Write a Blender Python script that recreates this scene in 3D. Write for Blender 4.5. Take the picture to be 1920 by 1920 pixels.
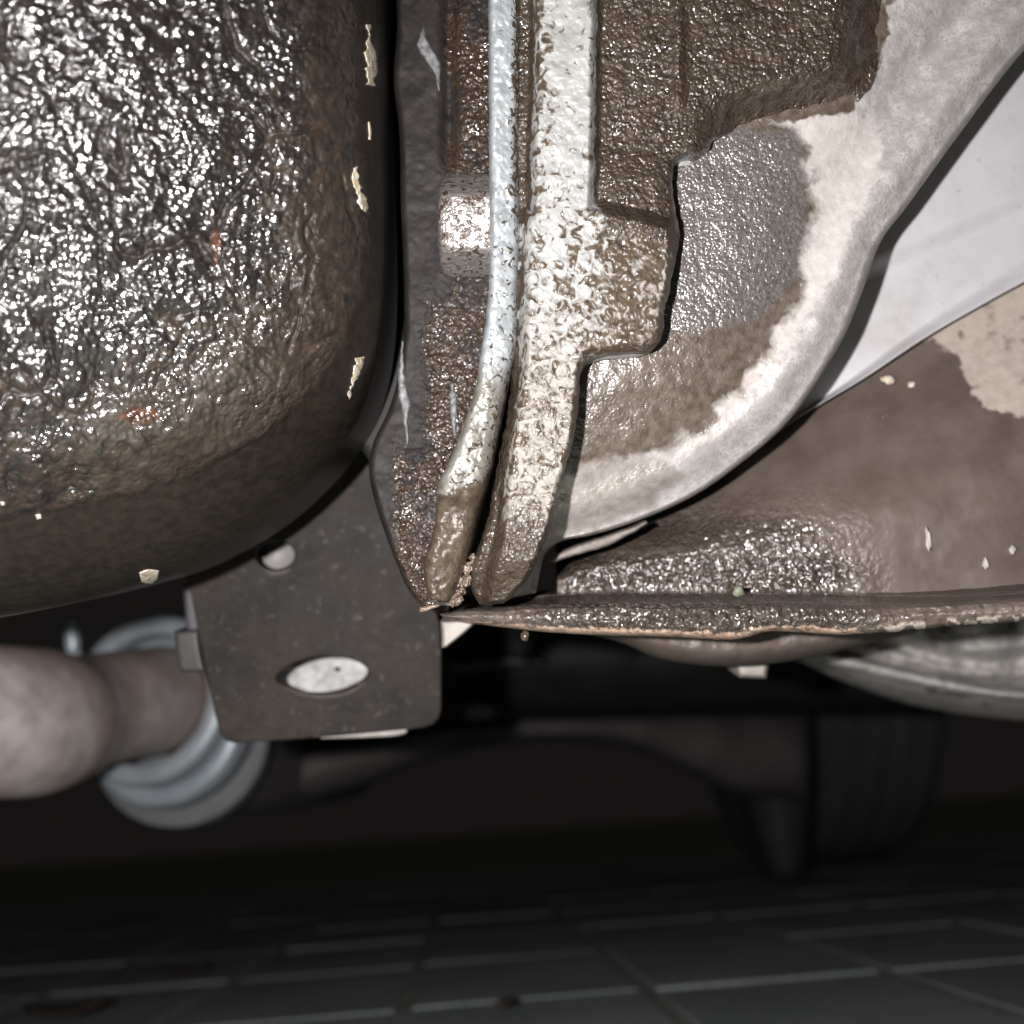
import bpy, bmesh, math, random
import numpy as np
from mathutils import Vector, Matrix

random.seed(7)
for o in list(bpy.data.objects):
    bpy.data.objects.remove(o)
SC = bpy.context.scene
COL = SC.collection

# ------------------------------------------------------------------ camera
F = 2060.0                       # focal length in pixels of the 1920 picture
PITCH, ROLL = math.radians(16.1), math.radians(4.2)
CAM = np.array([0.0, 0.0, 0.065])
FW = np.array([0, math.cos(PITCH), math.sin(PITCH)])
R0 = np.array([1.0, 0, 0]); U0 = np.array([0, -math.sin(PITCH), math.cos(PITCH)])
UP = U0*math.cos(ROLL) + R0*math.sin(ROLL)
RT = R0*math.cos(ROLL) - U0*math.sin(ROLL)
cd = bpy.data.cameras.new('camera'); cam = bpy.data.objects.new('camera', cd); COL.objects.link(cam)
cam.matrix_world = Matrix(((RT[0], UP[0], -FW[0], CAM[0]), (RT[1], UP[1], -FW[1], CAM[1]),
                           (RT[2], UP[2], -FW[2], CAM[2]), (0, 0, 0, 1)))
cd.sensor_width = 36; cd.lens = 36*F/1920; cd.clip_start = 0.005; cd.clip_end = 200
cd.dof.use_dof = True; cd.dof.focus_distance = 0.180; cd.dof.aperture_fstop = 14
SC.camera = cam

# ------------------------------------------------------------------ night sky + the phone's flash
w = bpy.data.worlds.new('World'); SC.world = w; w.use_nodes = True
nt = w.node_tree; bg = nt.nodes['Background']
sky = nt.nodes.new('ShaderNodeTexSky'); sky.sky_type = 'NISHITA'; sky.sun_disc = False
sky.sun_elevation = math.radians(-4.5); sky.sun_rotation = math.radians(180)
hs = nt.nodes.new('ShaderNodeHueSaturation'); hs.inputs['Saturation'].default_value = .25      # nearly neutral sky; the constant added below lifts the black background
nt.links.new(sky.outputs[0], hs.inputs['Color']); gl = nt.nodes.new('ShaderNodeMix'); gl.data_type = 'RGBA'; gl.blend_type = 'ADD'; gl.inputs[0].default_value = 1; gl.inputs[7].default_value = (.125, .112, .105, 1)
nt.links.new(hs.outputs[0], gl.inputs[6]); nt.links.new(gl.outputs[2], bg.inputs[0]); bg.inputs[1].default_value = 0.06
ld = bpy.data.lights.new('camera_flash', 'AREA'); ld.shape = 'DISK'; ld.size = 0.005; ld.energy = 0.80
ld.color = (1.0, 0.965, 0.955)
lo = bpy.data.objects.new('camera_flash', ld); COL.objects.link(lo)
lo.matrix_world = Matrix(((RT[0], UP[0], -FW[0], 0), (RT[1], UP[1], -FW[1], 0), (RT[2], UP[2], -FW[2], 0), (0, 0, 0, 1)))
lo.location = Vector(CAM + RT*-0.028 + UP*0.006)
SC.view_settings.view_transform = 'Standard'; SC.view_settings.look = 'None'
SC.view_settings.exposure = 0; SC.view_settings.gamma = 1
SC.render.resolution_x = SC.render.resolution_y = 1024

def P(px, py, d):
    """a point of the place d metres in front of the lens, on the sight line through (px, py)"""
    px = np.asarray(px, float); py = np.asarray(py, float); d = np.asarray(d, float)
    a = (px-960)/F*d; b = (960-py)/F*d
    return CAM + a[..., None]*RT + b[..., None]*UP + d[..., None]*FW
def V(px, py, d): return Vector(P(px, py, d).tolist())
MM = 0.001

# ------------------------------------------------------------------ numeric noise
def _h(ix, iy, s):
    n = (ix.astype(np.int64)*374761393 + iy.astype(np.int64)*668265263 + s*1442695041) & 0xffffffff
    n = ((n ^ (n >> 13))*1274126177) & 0xffffffff
    return ((n ^ (n >> 16)) & 0xffff)/65535.0
def vnoise(x, y, s=0):
    x0 = np.floor(x); y0 = np.floor(y); fx = x-x0; fy = y-y0
    fx = fx*fx*(3-2*fx); fy = fy*fy*(3-2*fy)
    a = _h(x0, y0, s); b = _h(x0+1, y0, s); c = _h(x0, y0+1, s); d = _h(x0+1, y0+1, s)
    return (a*(1-fx)+b*fx)*(1-fy) + (c*(1-fx)+d*fx)*fy
def fbm(x, y, size, octv=3, s=0):
    t = 0; a = 1; n = 0; x = np.asarray(x, float)/size; y = np.asarray(y, float)/size
    for k in range(octv):
        t = t + a*(vnoise(x, y, s+k*17)-.5); n += a; a *= .5; x = x*2.03+5.1; y = y*2.03+3.7
    return t/n*2
def worley(x, y, size, s=0):
    x = x/size; y = y/size; x0 = np.floor(x); y0 = np.floor(y); m = np.full(np.shape(x), 9.0)
    for i in (-1, 0, 1):
        for j in (-1, 0, 1):
            cx = x0+i; cy = y0+j
            m = np.minimum(m, (cx+_h(cx, cy, s)-x)**2 + (cy+_h(cx, cy, s+99)-y)**2)
    return np.sqrt(m)
def pdist(X, Y, poly):
    m = np.full(np.shape(X), 1e9)
    for (ax, ay), (bx, by) in zip(poly[:-1], poly[1:]):
        dx, dy = bx-ax, by-ay; L = dx*dx+dy*dy+1e-9
        t = np.clip(((X-ax)*dx+(Y-ay)*dy)/L, 0, 1)
        m = np.minimum(m, (X-ax-t*dx)**2+(Y-ay-t*dy)**2)
    return np.sqrt(m)
def inside(X, Y, poly):
    r = np.zeros(np.shape(X), bool); n = len(poly)
    for i in range(n):
        (ax, ay), (bx, by) = poly[i], poly[(i+1) % n]
        if ay == by: continue
        c = ((ay > Y) != (by > Y)) & (X < (bx-ax)*(Y-ay)/(by-ay)+ax)
        r ^= c
    return r
def region(X, Y, poly, soft=20, rag=0, size=40, s=3):
    """1 inside the outline, 0 outside, with a ragged soft border"""
    Xw = X + fbm(X, Y, size, 4, s)*rag; Yw = Y + fbm(X, Y, size, 4, s+50)*rag
    d = pdist(Xw, Yw, list(poly)+[poly[0]]); sgn = np.where(inside(Xw, Yw, poly), 1, -1)
    return np.clip(.5+sgn*d/soft, 0, 1)
def sm(x, a, b):
    t = np.clip((x-a)/(b-a), 0, 1); return t*t*(3-2*t)
def catmull(pts, n):
    pts = np.array(pts, float); k = len(pts)
    seg = np.linalg.norm(np.diff(pts, axis=0), axis=1)**.5+1e-6; t = np.concatenate([[0], np.cumsum(seg)])
    # arclength-like spacing
    seg2 = np.linalg.norm(np.diff(pts, axis=0), axis=1)+1e-6; t2 = np.concatenate([[0], np.cumsum(seg2)])
    u = np.interp(np.linspace(0, t2[-1], n), t2, t)
    m = np.zeros_like(pts)
    for i in range(k):
        if i == 0: m[i] = (pts[1]-pts[0])/(t[1]-t[0])
        elif i == k-1: m[i] = (pts[-1]-pts[-2])/(t[-1]-t[-2])
        else:
            a = (pts[i]-pts[i-1])/(t[i]-t[i-1]); b = (pts[i+1]-pts[i])/(t[i+1]-t[i])
            m[i] = (a*(t[i+1]-t[i])+b*(t[i]-t[i-1]))/(t[i+1]-t[i-1])
    i = np.clip(np.searchsorted(t, u, side='right')-1, 0, k-2)
    h = (t[i+1]-t[i]); q = (u-t[i])/h
    h00 = 2*q**3-3*q**2+1; h10 = q**3-2*q**2+q; h01 = -2*q**3+3*q**2; h11 = q**3-q**2
    return h00[:, None]*pts[i]+(h10*h)[:, None]*m[i]+h01[:, None]*pts[i+1]+(h11*h)[:, None]*m[i+1]

# ------------------------------------------------------------------ objects
def tag(o, label=None, cat=None, group=None, kind=None):
    if label: o['label'] = label
    if cat: o['category'] = cat
    if group: o['group'] = group
    if kind: o['kind'] = kind
    return o
def empty(name, loc, label, cat, group=None):
    o = bpy.data.objects.new(name, None); COL.objects.link(o); o.location = loc; o.empty_display_size = .01
    return tag(o, label, cat, group)
def link(name, verts, faces, mat, parent=None, masks=None, smooth=True):
    """verts in world metres; origin moved to their centre"""
    verts = np.asarray(verts, float); c = verts.mean(0)
    me = bpy.data.meshes.new(name)
    me.from_pydata((verts-c).tolist() if len(verts) < 2000 else [], [], faces if len(verts) < 2000 else [])
    if len(verts) >= 2000:
        n = len(verts); me.vertices.add(n); me.vertices.foreach_set('co', (verts-c).ravel())
        q = np.array([f for f in faces if len(f) == 4]) if isinstance(faces, list) else faces
        me.loops.add(q.size); me.loops.foreach_set('vertex_index', q.ravel().astype(np.int32))
        me.polygons.add(len(q)); me.polygons.foreach_set('loop_start', np.arange(0, q.size, 4, dtype=np.int32))
        me.update(calc_edges=True)
    if smooth: me.polygons.foreach_set('use_smooth', [True]*len(me.polygons))
    if masks:
        for k, a in masks.items():
            at = me.attributes.new(k, 'FLOAT', 'POINT'); at.data.foreach_set('value', np.asarray(a, float).ravel())
    me.materials.append(mat)
    o = bpy.data.objects.new(name, me); COL.objects.link(o)
    o.location = c.tolist()
    if parent is not None:
        o.parent = parent; o.location = (Vector(c.tolist())-parent_origin(parent))
    me.update()
    return o
def parent_origin(p):
    v = Vector(p.location)
    while p.parent: p = p.parent; v += Vector(p.location)
    return v
def patch(name, pairs, depth, mat, parent=None, res=2.0, masks=None, edge=(0, 0), skirt=.006, jag=0, jsz=14, closed=(1, 1, 1, 1), cells=(None, None)):
    """a relief sheet between two outlines: pairs = (Lx, Ly, Rx, Ry); depth(X,Y,U,W)->m; rounded edges and side walls"""
    pr = np.array(pairs, float)
    lenv = max(np.linalg.norm(np.diff(pr[:, :2], axis=0), axis=1).sum(), np.linalg.norm(np.diff(pr[:, 2:], axis=0), axis=1).sum())
    nv = cells[1] or max(6, int(lenv/res)); c = catmull(pr, nv)
    if jag:
        for k in (0, 2):
            j = fbm(c[:, k], c[:, k+1], jsz, 3, 5+k)*jag; c[:, k] += j; c[:, k+1] += j*.4
    wid = np.linalg.norm(c[:, 2:]-c[:, :2], axis=1)
    nu = cells[0] or max(6, int(wid.max()/res))
    u = np.linspace(0, 1, nu)[None, :]
    X = c[:, 0:1]*(1-u)+c[:, 2:3]*u; Y = c[:, 1:2]*(1-u)+c[:, 3:4]*u
    Wd = np.broadcast_to(wid[:, None], X.shape)
    U = np.broadcast_to(u, X.shape); W = np.broadcast_to(np.linspace(0, 1, nv)[:, None], X.shape)
    D = depth(X, Y, U, W)
    er, drop = edge
    if er:
        big = 1e6
        d = np.minimum(U*Wd if closed[0] else big, (1-U)*Wd if closed[1] else big)
        if closed[2]: d = np.minimum(d, W*lenv)
        if closed[3]: d = np.minimum(d, (1-W)*lenv)
        q = 1-np.clip(d/er, 0, 1)
        D = D + drop*(1-np.sqrt(1-np.clip(q*.999, 0, 1)**2))
    pts = P(X, Y, D).reshape(-1, 3)
    idx = np.arange(nv*nu).reshape(nv, nu)
    q = np.stack([idx[:-1, :-1], idx[1:, :-1], idx[1:, 1:], idx[:-1, 1:]], -1).reshape(-1, 4)
    ms = {k: fn(X, Y, U, W).ravel() for k, fn in (masks or {}).items()}
    if skirt:
        loop = np.concatenate([idx[0, :], idx[1:, -1], idx[-1, ::-1][1:], idx[::-1, 0][1:-1]])
        tp = pts[loop]; bp = tp + FW*skirt; m = len(loop)
        t0 = len(pts); base = t0+m; pts = np.concatenate([pts, tp, bp])
        a = t0+np.arange(m); b = np.roll(a, -1); ia = base+np.arange(m); ib = base+(np.arange(m)+1) % m
        q = np.concatenate([q, np.stack([a, b, ib, ia], -1)])
        # a coarse back sheet closes the body
        ri = np.unique(np.linspace(0, nv-1, 120 if nv > 200 else 12).astype(int)); ci = np.unique(np.linspace(.03*nu if nv > 200 else 0, .97*nu if nv > 200 else nu-1, 30 if nv > 200 else 8).astype(int))
        bk = pts[idx[np.ix_(ri, ci)].ravel()] + FW*(skirt*.995); b0 = len(pts); pts = np.concatenate([pts, bk])
        k2 = b0+np.arange(len(ri)*len(ci)).reshape(len(ri), len(ci))
        q = np.concatenate([q, np.stack([k2[:-1, :-1], k2[:-1, 1:], k2[1:, 1:], k2[1:, :-1]], -1).reshape(-1, 4)])
        for k in ms: ms[k] = np.concatenate([ms[k], ms[k][loop], ms[k][loop], np.zeros(len(bk))])
    if len(pts) < 2000: q = q.tolist()
    return link(name, pts, q, mat, parent, ms)
def tube(name, path, rad, mat, parent=None, seg=40, sub=10, caps=True, hollow=None):
    """path of world points with radii in m"""
    pr = catmull([list(p)+[r] for p, r in zip(path, rad)], len(path)*sub)
    C = pr[:, :3]; R = pr[:, 3]; T = np.gradient(C, axis=0); T /= np.linalg.norm(T, axis=1)[:, None]
    ref = UP if abs(T[0]@UP) < .9 else RT
    n = np.cross(T[0], ref); n /= np.linalg.norm(n); vs = []
    for i in range(len(C)):
        n = n-T[i]*(n@T[i]); n /= np.linalg.norm(n); b = np.cross(T[i], n)
        for k in range(seg):
            a = 2*math.pi*k/seg; vs.append(C[i]+R[i]*(math.cos(a)*n+math.sin(a)*b))
    fs = []
    for i in range(len(C)-1):
        for k in range(seg):
            k2 = (k+1) % seg; fs.append((i*seg+k, i*seg+k2, (i+1)*seg+k2, (i+1)*seg+k))
    if caps:
        for i, rev in ((0, 1), (len(C)-1, 0)):
            vs.append(C[i]); ci = len(vs)-1
            for k in range(0, seg, 2):
                k1, k2 = (k+1) % seg, (k+2) % seg
                f = (i*seg+k, i*seg+k1, i*seg+k2, ci); fs.append(f[::-1] if rev else f)
    return link(name, vs, fs, mat, parent)
def ring(name, c, axis, r, rr, mat, parent=None, seg=64, sec=16, squash=1.0):
    ax = np.array(axis, float); ax /= np.linalg.norm(ax); a = np.cross(ax, UP); a /= np.linalg.norm(a); b = np.cross(ax, a)
    vs = []; fs = []
    for i in range(seg):
        t = 2*math.pi*i/seg; e = math.cos(t)*a+math.sin(t)*b
        for k in range(sec):
            s = 2*math.pi*k/sec; cs, sn = math.cos(s), math.sin(s)
            cs = math.copysign(abs(cs)**.6, cs); sn = math.copysign(abs(sn)**.6, sn)
            vs.append(c+e*(r+rr*cs)+ax*(rr*squash*sn))
    for i in range(seg):
        for k in range(sec):
            i2, k2 = (i+1) % seg, (k+1) % sec; fs.append((i*sec+k, i2*sec+k, i2*sec+k2, i*sec+k2))
    return link(name, vs, fs, mat, parent)
def plate(name, outer, holes, d, thick, mat, parent=None, bevel=.0004, tilt=(0, 0)):
    """a cut metal plate facing the lens: px outline with holes, thickness and a bevel. tilt = metres of depth per px"""
    cu = bpy.data.curves.new(name, 'CURVE'); cu.dimensions = '2D'; cu.fill_mode = 'BOTH'
    s = d/F
    for pl in [outer]+holes:
        sp = cu.splines.new('POLY'); sp.points.add(len(pl)-1); sp.use_cyclic_u = True
        for k, (x, y) in enumerate(pl): sp.points[k].co = ((x-960)*s, (960-y)*s, 0, 1)
    cu.extrude = thick/2-bevel; cu.bevel_depth = bevel; cu.bevel_resolution = 2; cu.offset = -bevel
    t = bpy.data.objects.new('t', cu); COL.objects.link(t)
    dg = bpy.context.evaluated_depsgraph_get(); dg.update()
    me0 = bpy.data.meshes.new_from_object(t.evaluated_get(dg)); bpy.data.objects.remove(t)
    vs = []
    for v in me0.vertices:
        px = v.co.x/s+960; py = 960-v.co.y/s
        vs.append(CAM + RT*v.co.x + UP*v.co.y + FW*(d-v.co.z + tilt[0]*(px-960)+tilt[1]*(py-960)))
    me = bpy.data.meshes.new(name); c = np.mean(vs, 0)
    me.from_pydata([tuple(v-c) for v in vs], [], [tuple(p.vertices) for p in me0.polygons]); me.materials.append(mat)
    bm = bmesh.new(); bm.from_mesh(me); bmesh.ops.remove_doubles(bm, verts=bm.verts, dist=1e-7); bm.to_mesh(me); bm.free()
    o = bpy.data.objects.new(name, me); COL.objects.link(o); o.location = c.tolist()
    if parent is not None: o.parent = parent; o.location = Vector(c.tolist())-parent_origin(parent)
    return o
def blob(name, c, size, mat, parent=None, seed=0, rough=.35, sub=2, axes=None):
    """a crumb or flake: an uneven lump, axes in camera frame"""
    bm = bmesh.new(); bmesh.ops.create_icosphere(bm, subdivisions=sub, radius=1)
    rnd = random.Random(seed); ph = [rnd.uniform(0, 6) for _ in range(6)]
    rot = math.radians(axes or 0); vs = []
    for v in bm.verts:
        k = 1+rough*(math.sin(v.co.x*3.1+ph[0])*math.sin(v.co.y*3.7+ph[1])+.5*math.sin(v.co.z*7+v.co.x*5+ph[2])+.5*rnd.uniform(-.5, .5))
        x, y, z = v.co.x*size[0]*k, v.co.y*size[1]*k, v.co.z*size[2]*k
        x, y = x*math.cos(rot)-y*math.sin(rot), x*math.sin(rot)+y*math.cos(rot)
        vs.append(np.array(c)+RT*x+UP*y+FW*z)
    fs = [tuple(v.index for v in f.verts) for f in bm.faces]; bm.free()
    return link(name, vs, fs, mat, parent, smooth=sub > 1)
def circ(cx, cy, rx, ry, ang=0, n=40, power=1.0):
    a = math.radians(ang); r = []
    for k in range(n):
        t = 2*math.pi*k/n; c, s = math.cos(t), math.sin(t)
        x, y = rx*math.copysign(abs(c)**power, c), ry*math.copysign(abs(s)**power, s)
        r.append((cx+x*math.cos(a)+y*math.sin(a), cy-x*math.sin(a)+y*math.cos(a)))
    return r

# ------------------------------------------------------------------ materials
def material(name, base, rough=.5, metal=0.0, vary=None, layers=(), bumps=(), coat=0, spec=.5, coat_rough=.115, rvary=0):
    """base = (c1, c2); vary = noise scale per mm; layers: dict(attr, k, noise=(scale,detail,distort), thr=(lo,hi), col=(a,b), rough, metal, h)
    bumps: (scale per mm, height in mm, detail, kind)"""
    m = bpy.data.materials.new(name); m.use_nodes = True; n = m.node_tree.nodes; L = m.node_tree.links
    bs = n['Principled BSDF']
    tc = n.new('ShaderNodeTexCoord'); mp = n.new('ShaderNodeMapping'); mp.inputs['Scale'].default_value = (1000, 1000, 1000)
    L.new(tc.outputs['Object'], mp.inputs['Vector']); vec = mp.outputs[0]
    def noise(sc, det=4, dist=0, r=.55):
        t = n.new('ShaderNodeTexNoise'); t.inputs['Scale'].default_value = sc; t.inputs['Detail'].default_value = det
        t.inputs['Distortion'].default_value = dist; t.inputs['Roughness'].default_value = r; L.new(vec, t.inputs['Vector']); return t.outputs['Fac']
    def mth(op, a, b=None, c=None):
        t = n.new('ShaderNodeMath'); t.operation = op
        for i, v in enumerate((a, b, c)):
            if v is None: continue
            if isinstance(v, (int, float)): t.inputs[i].default_value = v
            else: L.new(v, t.inputs[i])
        return t.outputs[0]
    def mr(v, lo, hi, a=0.0, b=1.0):
        t = n.new('ShaderNodeMapRange'); t.inputs['From Min'].default_value = lo; t.inputs['From Max'].default_value = hi
        t.inputs['To Min'].default_value = a; t.inputs['To Max'].default_value = b; L.new(v, t.inputs['Value']); return t.outputs[0]
    def mixc(f, a, b):
        t = n.new('ShaderNodeMix'); t.data_type = 'RGBA'; L.new(f, t.inputs['Factor'])
        for s, v in ((6, a), (7, b)):
            if isinstance(v, tuple): t.inputs[s].default_value = (*v, 1)
            else: L.new(v, t.inputs[s])
        return t.outputs[2]
    def mixf(f, a, b):
        t = n.new('ShaderNodeMix'); t.data_type = 'FLOAT'; L.new(f, t.inputs[0])
        for s, v in ((2, a), (3, b)):
            if isinstance(v, (int, float)): t.inputs[s].default_value = v
            else: L.new(v, t.inputs[s])
        return t.outputs[0]
    col = mixc(mr(noise(vary or .3, 6), .35, .65), tuple(base[0]), tuple(base[1]))
    rg = mr(noise((vary or .3)*2.3, 3), .3, .7, max(.03, rough-rvary), rough+rvary)
    mt = metal; height = None; ct = coat
    for ly in layers:
        f = None
        if ly.get('noise'):
            f = noise(*ly['noise'])
        if ly.get('attr'):
            at = n.new('ShaderNodeAttribute'); at.attribute_name = ly['attr']; av = at.outputs['Fac']
            f = mth('MULTIPLY_ADD', av, ly.get('k', 1.0), mth('SUBTRACT', f, ly.get('k', 1.0)*.5)) if f is not None else av
        lo_, hi_ = ly.get('thr', (0, 1)); f = mr(f, lo_, hi_)
        if ly.get('gate'):
            at = n.new('ShaderNodeAttribute'); at.attribute_name = ly['gate']; f = mth('MULTIPLY', f, at.outputs['Fac'])
        c = ly.get('col')
        if c:
            cc = mixc(mr(noise(ly.get('vs', .6), 5), .35, .65), tuple(c[0]), tuple(c[1])); col = mixc(f, col, cc)
        if 'rough' in ly: rg = mixf(f, rg, ly['rough'])
        if 'metal' in ly: mt = mixf(f, mt, ly['metal'])
        if 'coat' in ly: ct = mixf(f, ct, ly['coat'])
        if 'h' in ly:
            hh = mth('MULTIPLY', f, ly['h']); height = hh if height is None else mth('ADD', height, hh)
    for b in bumps:
        sc, amp, det = b[:3]; kind = b[3] if len(b) > 3 else 'n'
        if kind == 'v':
            t = n.new('ShaderNodeTexVoronoi'); t.feature = 'F1'; t.inputs['Scale'].default_value = sc
            wv = n.new('ShaderNodeVectorMath'); wv.operation = 'MULTIPLY_ADD'; nz = n.new('ShaderNodeTexNoise'); nz.inputs['Scale'].default_value = sc*.7; L.new(vec, nz.inputs['Vector'])
            L.new(nz.outputs['Color'], wv.inputs[0]); wv.inputs[1].default_value = (.2/sc, .2/sc, .2/sc); L.new(vec, wv.inputs[2])
            L.new(wv.outputs[0], t.inputs['Vector']); hh = mth('MULTIPLY', mth('POWER', t.outputs['Distance'], 2.0), -amp)
        else: hh = mth('MULTIPLY', noise(sc, det), amp)
        if len(b) > 4:
            at = n.new('ShaderNodeAttribute'); at.attribute_name = b[4]; hh = mth('MULTIPLY', hh, at.outputs['Fac'])
        height = hh if height is None else mth('ADD', height, hh)
    if height is not None:
        bp = n.new('ShaderNodeBump'); bp.inputs['Distance'].default_value = .001; bp.inputs['Strength'].default_value = 1
        L.new(height, bp.inputs['Height']); L.new(bp.outputs[0], bs.inputs['Normal'])
        L.new(bp.outputs[0], bs.inputs['Coat Normal'])
    L.new(col, bs.inputs['Base Color']); L.new(rg, bs.inputs['Roughness'])
    if isinstance(mt, (int, float)): bs.inputs['Metallic'].default_value = mt
    else: L.new(mt, bs.inputs['Metallic'])
    bs.inputs['Specular IOR Level'].default_value = spec
    if isinstance(ct, (int, float)): bs.inputs['Coat Weight'].default_value = ct
    else: L.new(ct, bs.inputs['Coat Weight'])
    bs.inputs['Coat Roughness'].default_value = coat_rough; bs.inputs['Coat IOR'].default_value = 1.85
    return m

BR1, BR2 = (.030, .022, .014), (.065, .047, .030)         # oily brown dirt
m_sump = material('oil_soaked_black_paint', ((.013, .0105, .0095), (.032, .026, .021)), .36, vary=.12, rvary=.08, coat=0, coat_rough=.115,
    layers=[dict(attr='oiled', noise=(.16, 5, .6), k=.7, thr=(.42, .60), coat=1.0, rough=.25, col=((.012, .010, .0095), (.026, .022, .020))), dict(attr='dirt', k=.5, noise=(.35, 6, .8), thr=(.5, .66), col=((.025, .0175, .012), (.050, .037, .027)), rough=.5, vs=.5),
            dict(attr='rust', noise=(.5, 5, .5), k=.9, thr=(.62, .75), col=((.11, .035, .018), (.05, .025, .015)), rough=.3),
            dict(attr='smooth', thr=(.2, .8), col=((.016, .013, .010), (.030, .023, .017)), rough=.33)],
    bumps=[(1.15, .27, 0, 'v', 'goo'), (2.3, .06, 0, 'v', 'goo'), (.45, .12, 2, 'n', 'goo'), (2.5, .012, 3), (.50, .40, 0, 'v', 'goo')], spec=.45)
m_block = material('grimy_dark_cast_iron', ((.015, .0125, .012), (.031, .026, .024)), .6, vary=.2, rvary=.06, spec=.25,
    layers=[dict(attr='wet', k=.8, noise=(.8, 5, .3), thr=(.5, .75), col=((.028, .018, .012), (.065, .042, .028)), rough=.40, coat=.2, vs=1.0), dict(attr='wet', noise=(.3, 5, .6), k=1.0, thr=(.86, .96), coat=1.0)],
    bumps=[(1.4, .30, 0, 'v', 'wet'), (2.6, .06, 0, 'v', 'wet'), (.6, .12, 2, 'n', 'wet'), (1.2, .03, 4)])
STAIN = ((.085, .055, .028), (.045, .028, .016))
m_alu_rim = material('oil_spotted_cast_aluminium', ((.38, .41, .43), (.54, .57, .59)), .42, metal=.35, vary=.35, rvary=.08,
    layers=[dict(attr='tan', noise=(.25, 4, .3), k=1.2, thr=(.4, .8), col=((.21, .20, .17), (.33, .325, .30)), vs=.4),
            dict(attr='spots', k=.34, noise=(.85, 3, .9, .6), thr=(.53, .60), col=STAIN, rough=.25, metal=0.0, h=.10, vs=1.2),
            dict(attr='soak', noise=(.7, 5, .3), k=1.2, thr=(.45, .70), col=((.115, .085, .058), (.055, .040, .028)), rough=.38, metal=0.0)],
    bumps=[(.5, .13, 4), (2.2, .06, 4)])
m_flange = material('oil_mottled_flange_aluminium', ((.32, .32, .31), (.48, .48, .465)), .48, metal=.1, vary=.3, rvary=.08,
    layers=[dict(attr='tan', thr=(0, 1), col=((.27, .245, .215), (.40, .375, .34)), vs=.5, rough=.6),
            dict(attr='spots', k=.5, noise=(.52, 4, 1.2, .5), thr=(.49, .61), col=((.115, .083, .054), (.056, .040, .026)), rough=.32, metal=0.0, h=.07, vs=.8),
            dict(attr='soak', noise=(.5, 6, .3), k=1.3, thr=(.45, .68), col=((.036, .025, .017), (.080, .058, .041)), rough=.42, metal=0.0, vs=.5, coat=.12), dict(attr='soak', noise=(.25, 5, .6), k=1.0, thr=(.97, 1.06), coat=1.0)],
    bumps=[(1.5, .27, 0, 'v', 'soak'), (3.0, .04, 0, 'v', 'soak'), (.30, .16, 2, 'n', 'soak'), (1.6, .03, 3)])
m_bell = material('bell_housing_cast_aluminium', ((.38, .355, .345), (.56, .53, .52)), .5, metal=.1, vary=.35, rvary=.08,
    layers=[dict(noise=(1.3, 6, 1.2), thr=(.48, .62), col=((.33, .31, .30), (.42, .395, .38)), vs=2),
            dict(attr='chalk', noise=(.5, 6, .3), k=.55, thr=(.46, .66), col=((.60, .56, .535), (.50, .46, .435)), rough=.7, metal=0.0),
            dict(attr='polish', noise=(.3, 3, .2), k=1.2, thr=(.5, .9), col=((.42, .37, .34), (.56, .52, .49)), rough=.28, metal=.5),
            dict(attr='smear', noise=(.3, 6, .8), k=1.0, thr=(.42, .95), col=((.24, .195, .16), (.34, .29, .255)), rough=.4, vs=.5),
            dict(attr='oil', noise=(.35, 6, .5), k=1.5, thr=(.30, .72), coat=.3, col=((.085, .064, .047), (.16, .13, .105)), rough=.36, metal=0.0, vs=.6),
            dict(attr='film', noise=(.3, 5, .3), k=1.6, thr=(.25, .75), coat=.9, col=((.115, .100, .093), (.225, .203, .192)), rough=.32, metal=.2, vs=1.6)],
    bumps=[(2.0, .07, 5), (.4, .12, 3), (2.7, .085, 0, 'v', 'film'), (1.9, .055, 0, 'v', 'oil'), (.9, .08, 4)], coat_rough=.12)
m_shield = material('pale_pressed_sheet_metal', ((.60, .59, .62), (.66, .65, .68)), .5, metal=.0, vary=.06, rvary=.03,
    layers=[dict(noise=(.05, 5, .8), thr=(.45, .75), col=((.50, .48, .48), (.56, .54, .55)), rough=.62), dict(noise=(.8, 3, 0), thr=(.68, .76), col=((.3, .28, .26), (.42, .4, .38)))], bumps=[(1.2, .05, 4), (.08, .4, 2)])
m_pan = material('oil_filmed_gearbox_casing', ((.115, .090, .074), (.165, .134, .114)), .45, vary=.12, coat_rough=.09, rvary=.06,
    layers=[dict(attr='chalk', thr=(.35, .65), col=((.58, .50, .44), (.48, .41, .35)), rough=.75, vs=.5),
            dict(attr='wet', noise=(.8, 4, .3), k=.9, thr=(.45, .75), col=((.036, .026, .019), (.092, .071, .056)), rough=.32, coat=1.0, vs=.8),
            dict(attr='raw', noise=(.7, 5, .6), k=.55, thr=(.60, .72), col=((.40, .27, .19), (.52, .38, .29)), rough=.4)],
    bumps=[(1.15, .34, 0, 'v', 'wet'), (2.4, .08, 0, 'v', 'wet'), (.5, .3, 2, 'n', 'wet'), (1.6, .04, 4)])
m_bolt = material('wet_steel_bolt', ((.34, .31, .295), (.50, .46, .44)), .24, metal=.6, vary=.5, rvary=.08,
    layers=[dict(noise=(1.0, 4, .5), thr=(.50, .60), col=((.05, .03, .02), (.09, .055, .04)), metal=0.0, h=.08)], bumps=[(1.8, .14, 4), (1.4, .1, 0, 'v')])
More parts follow.
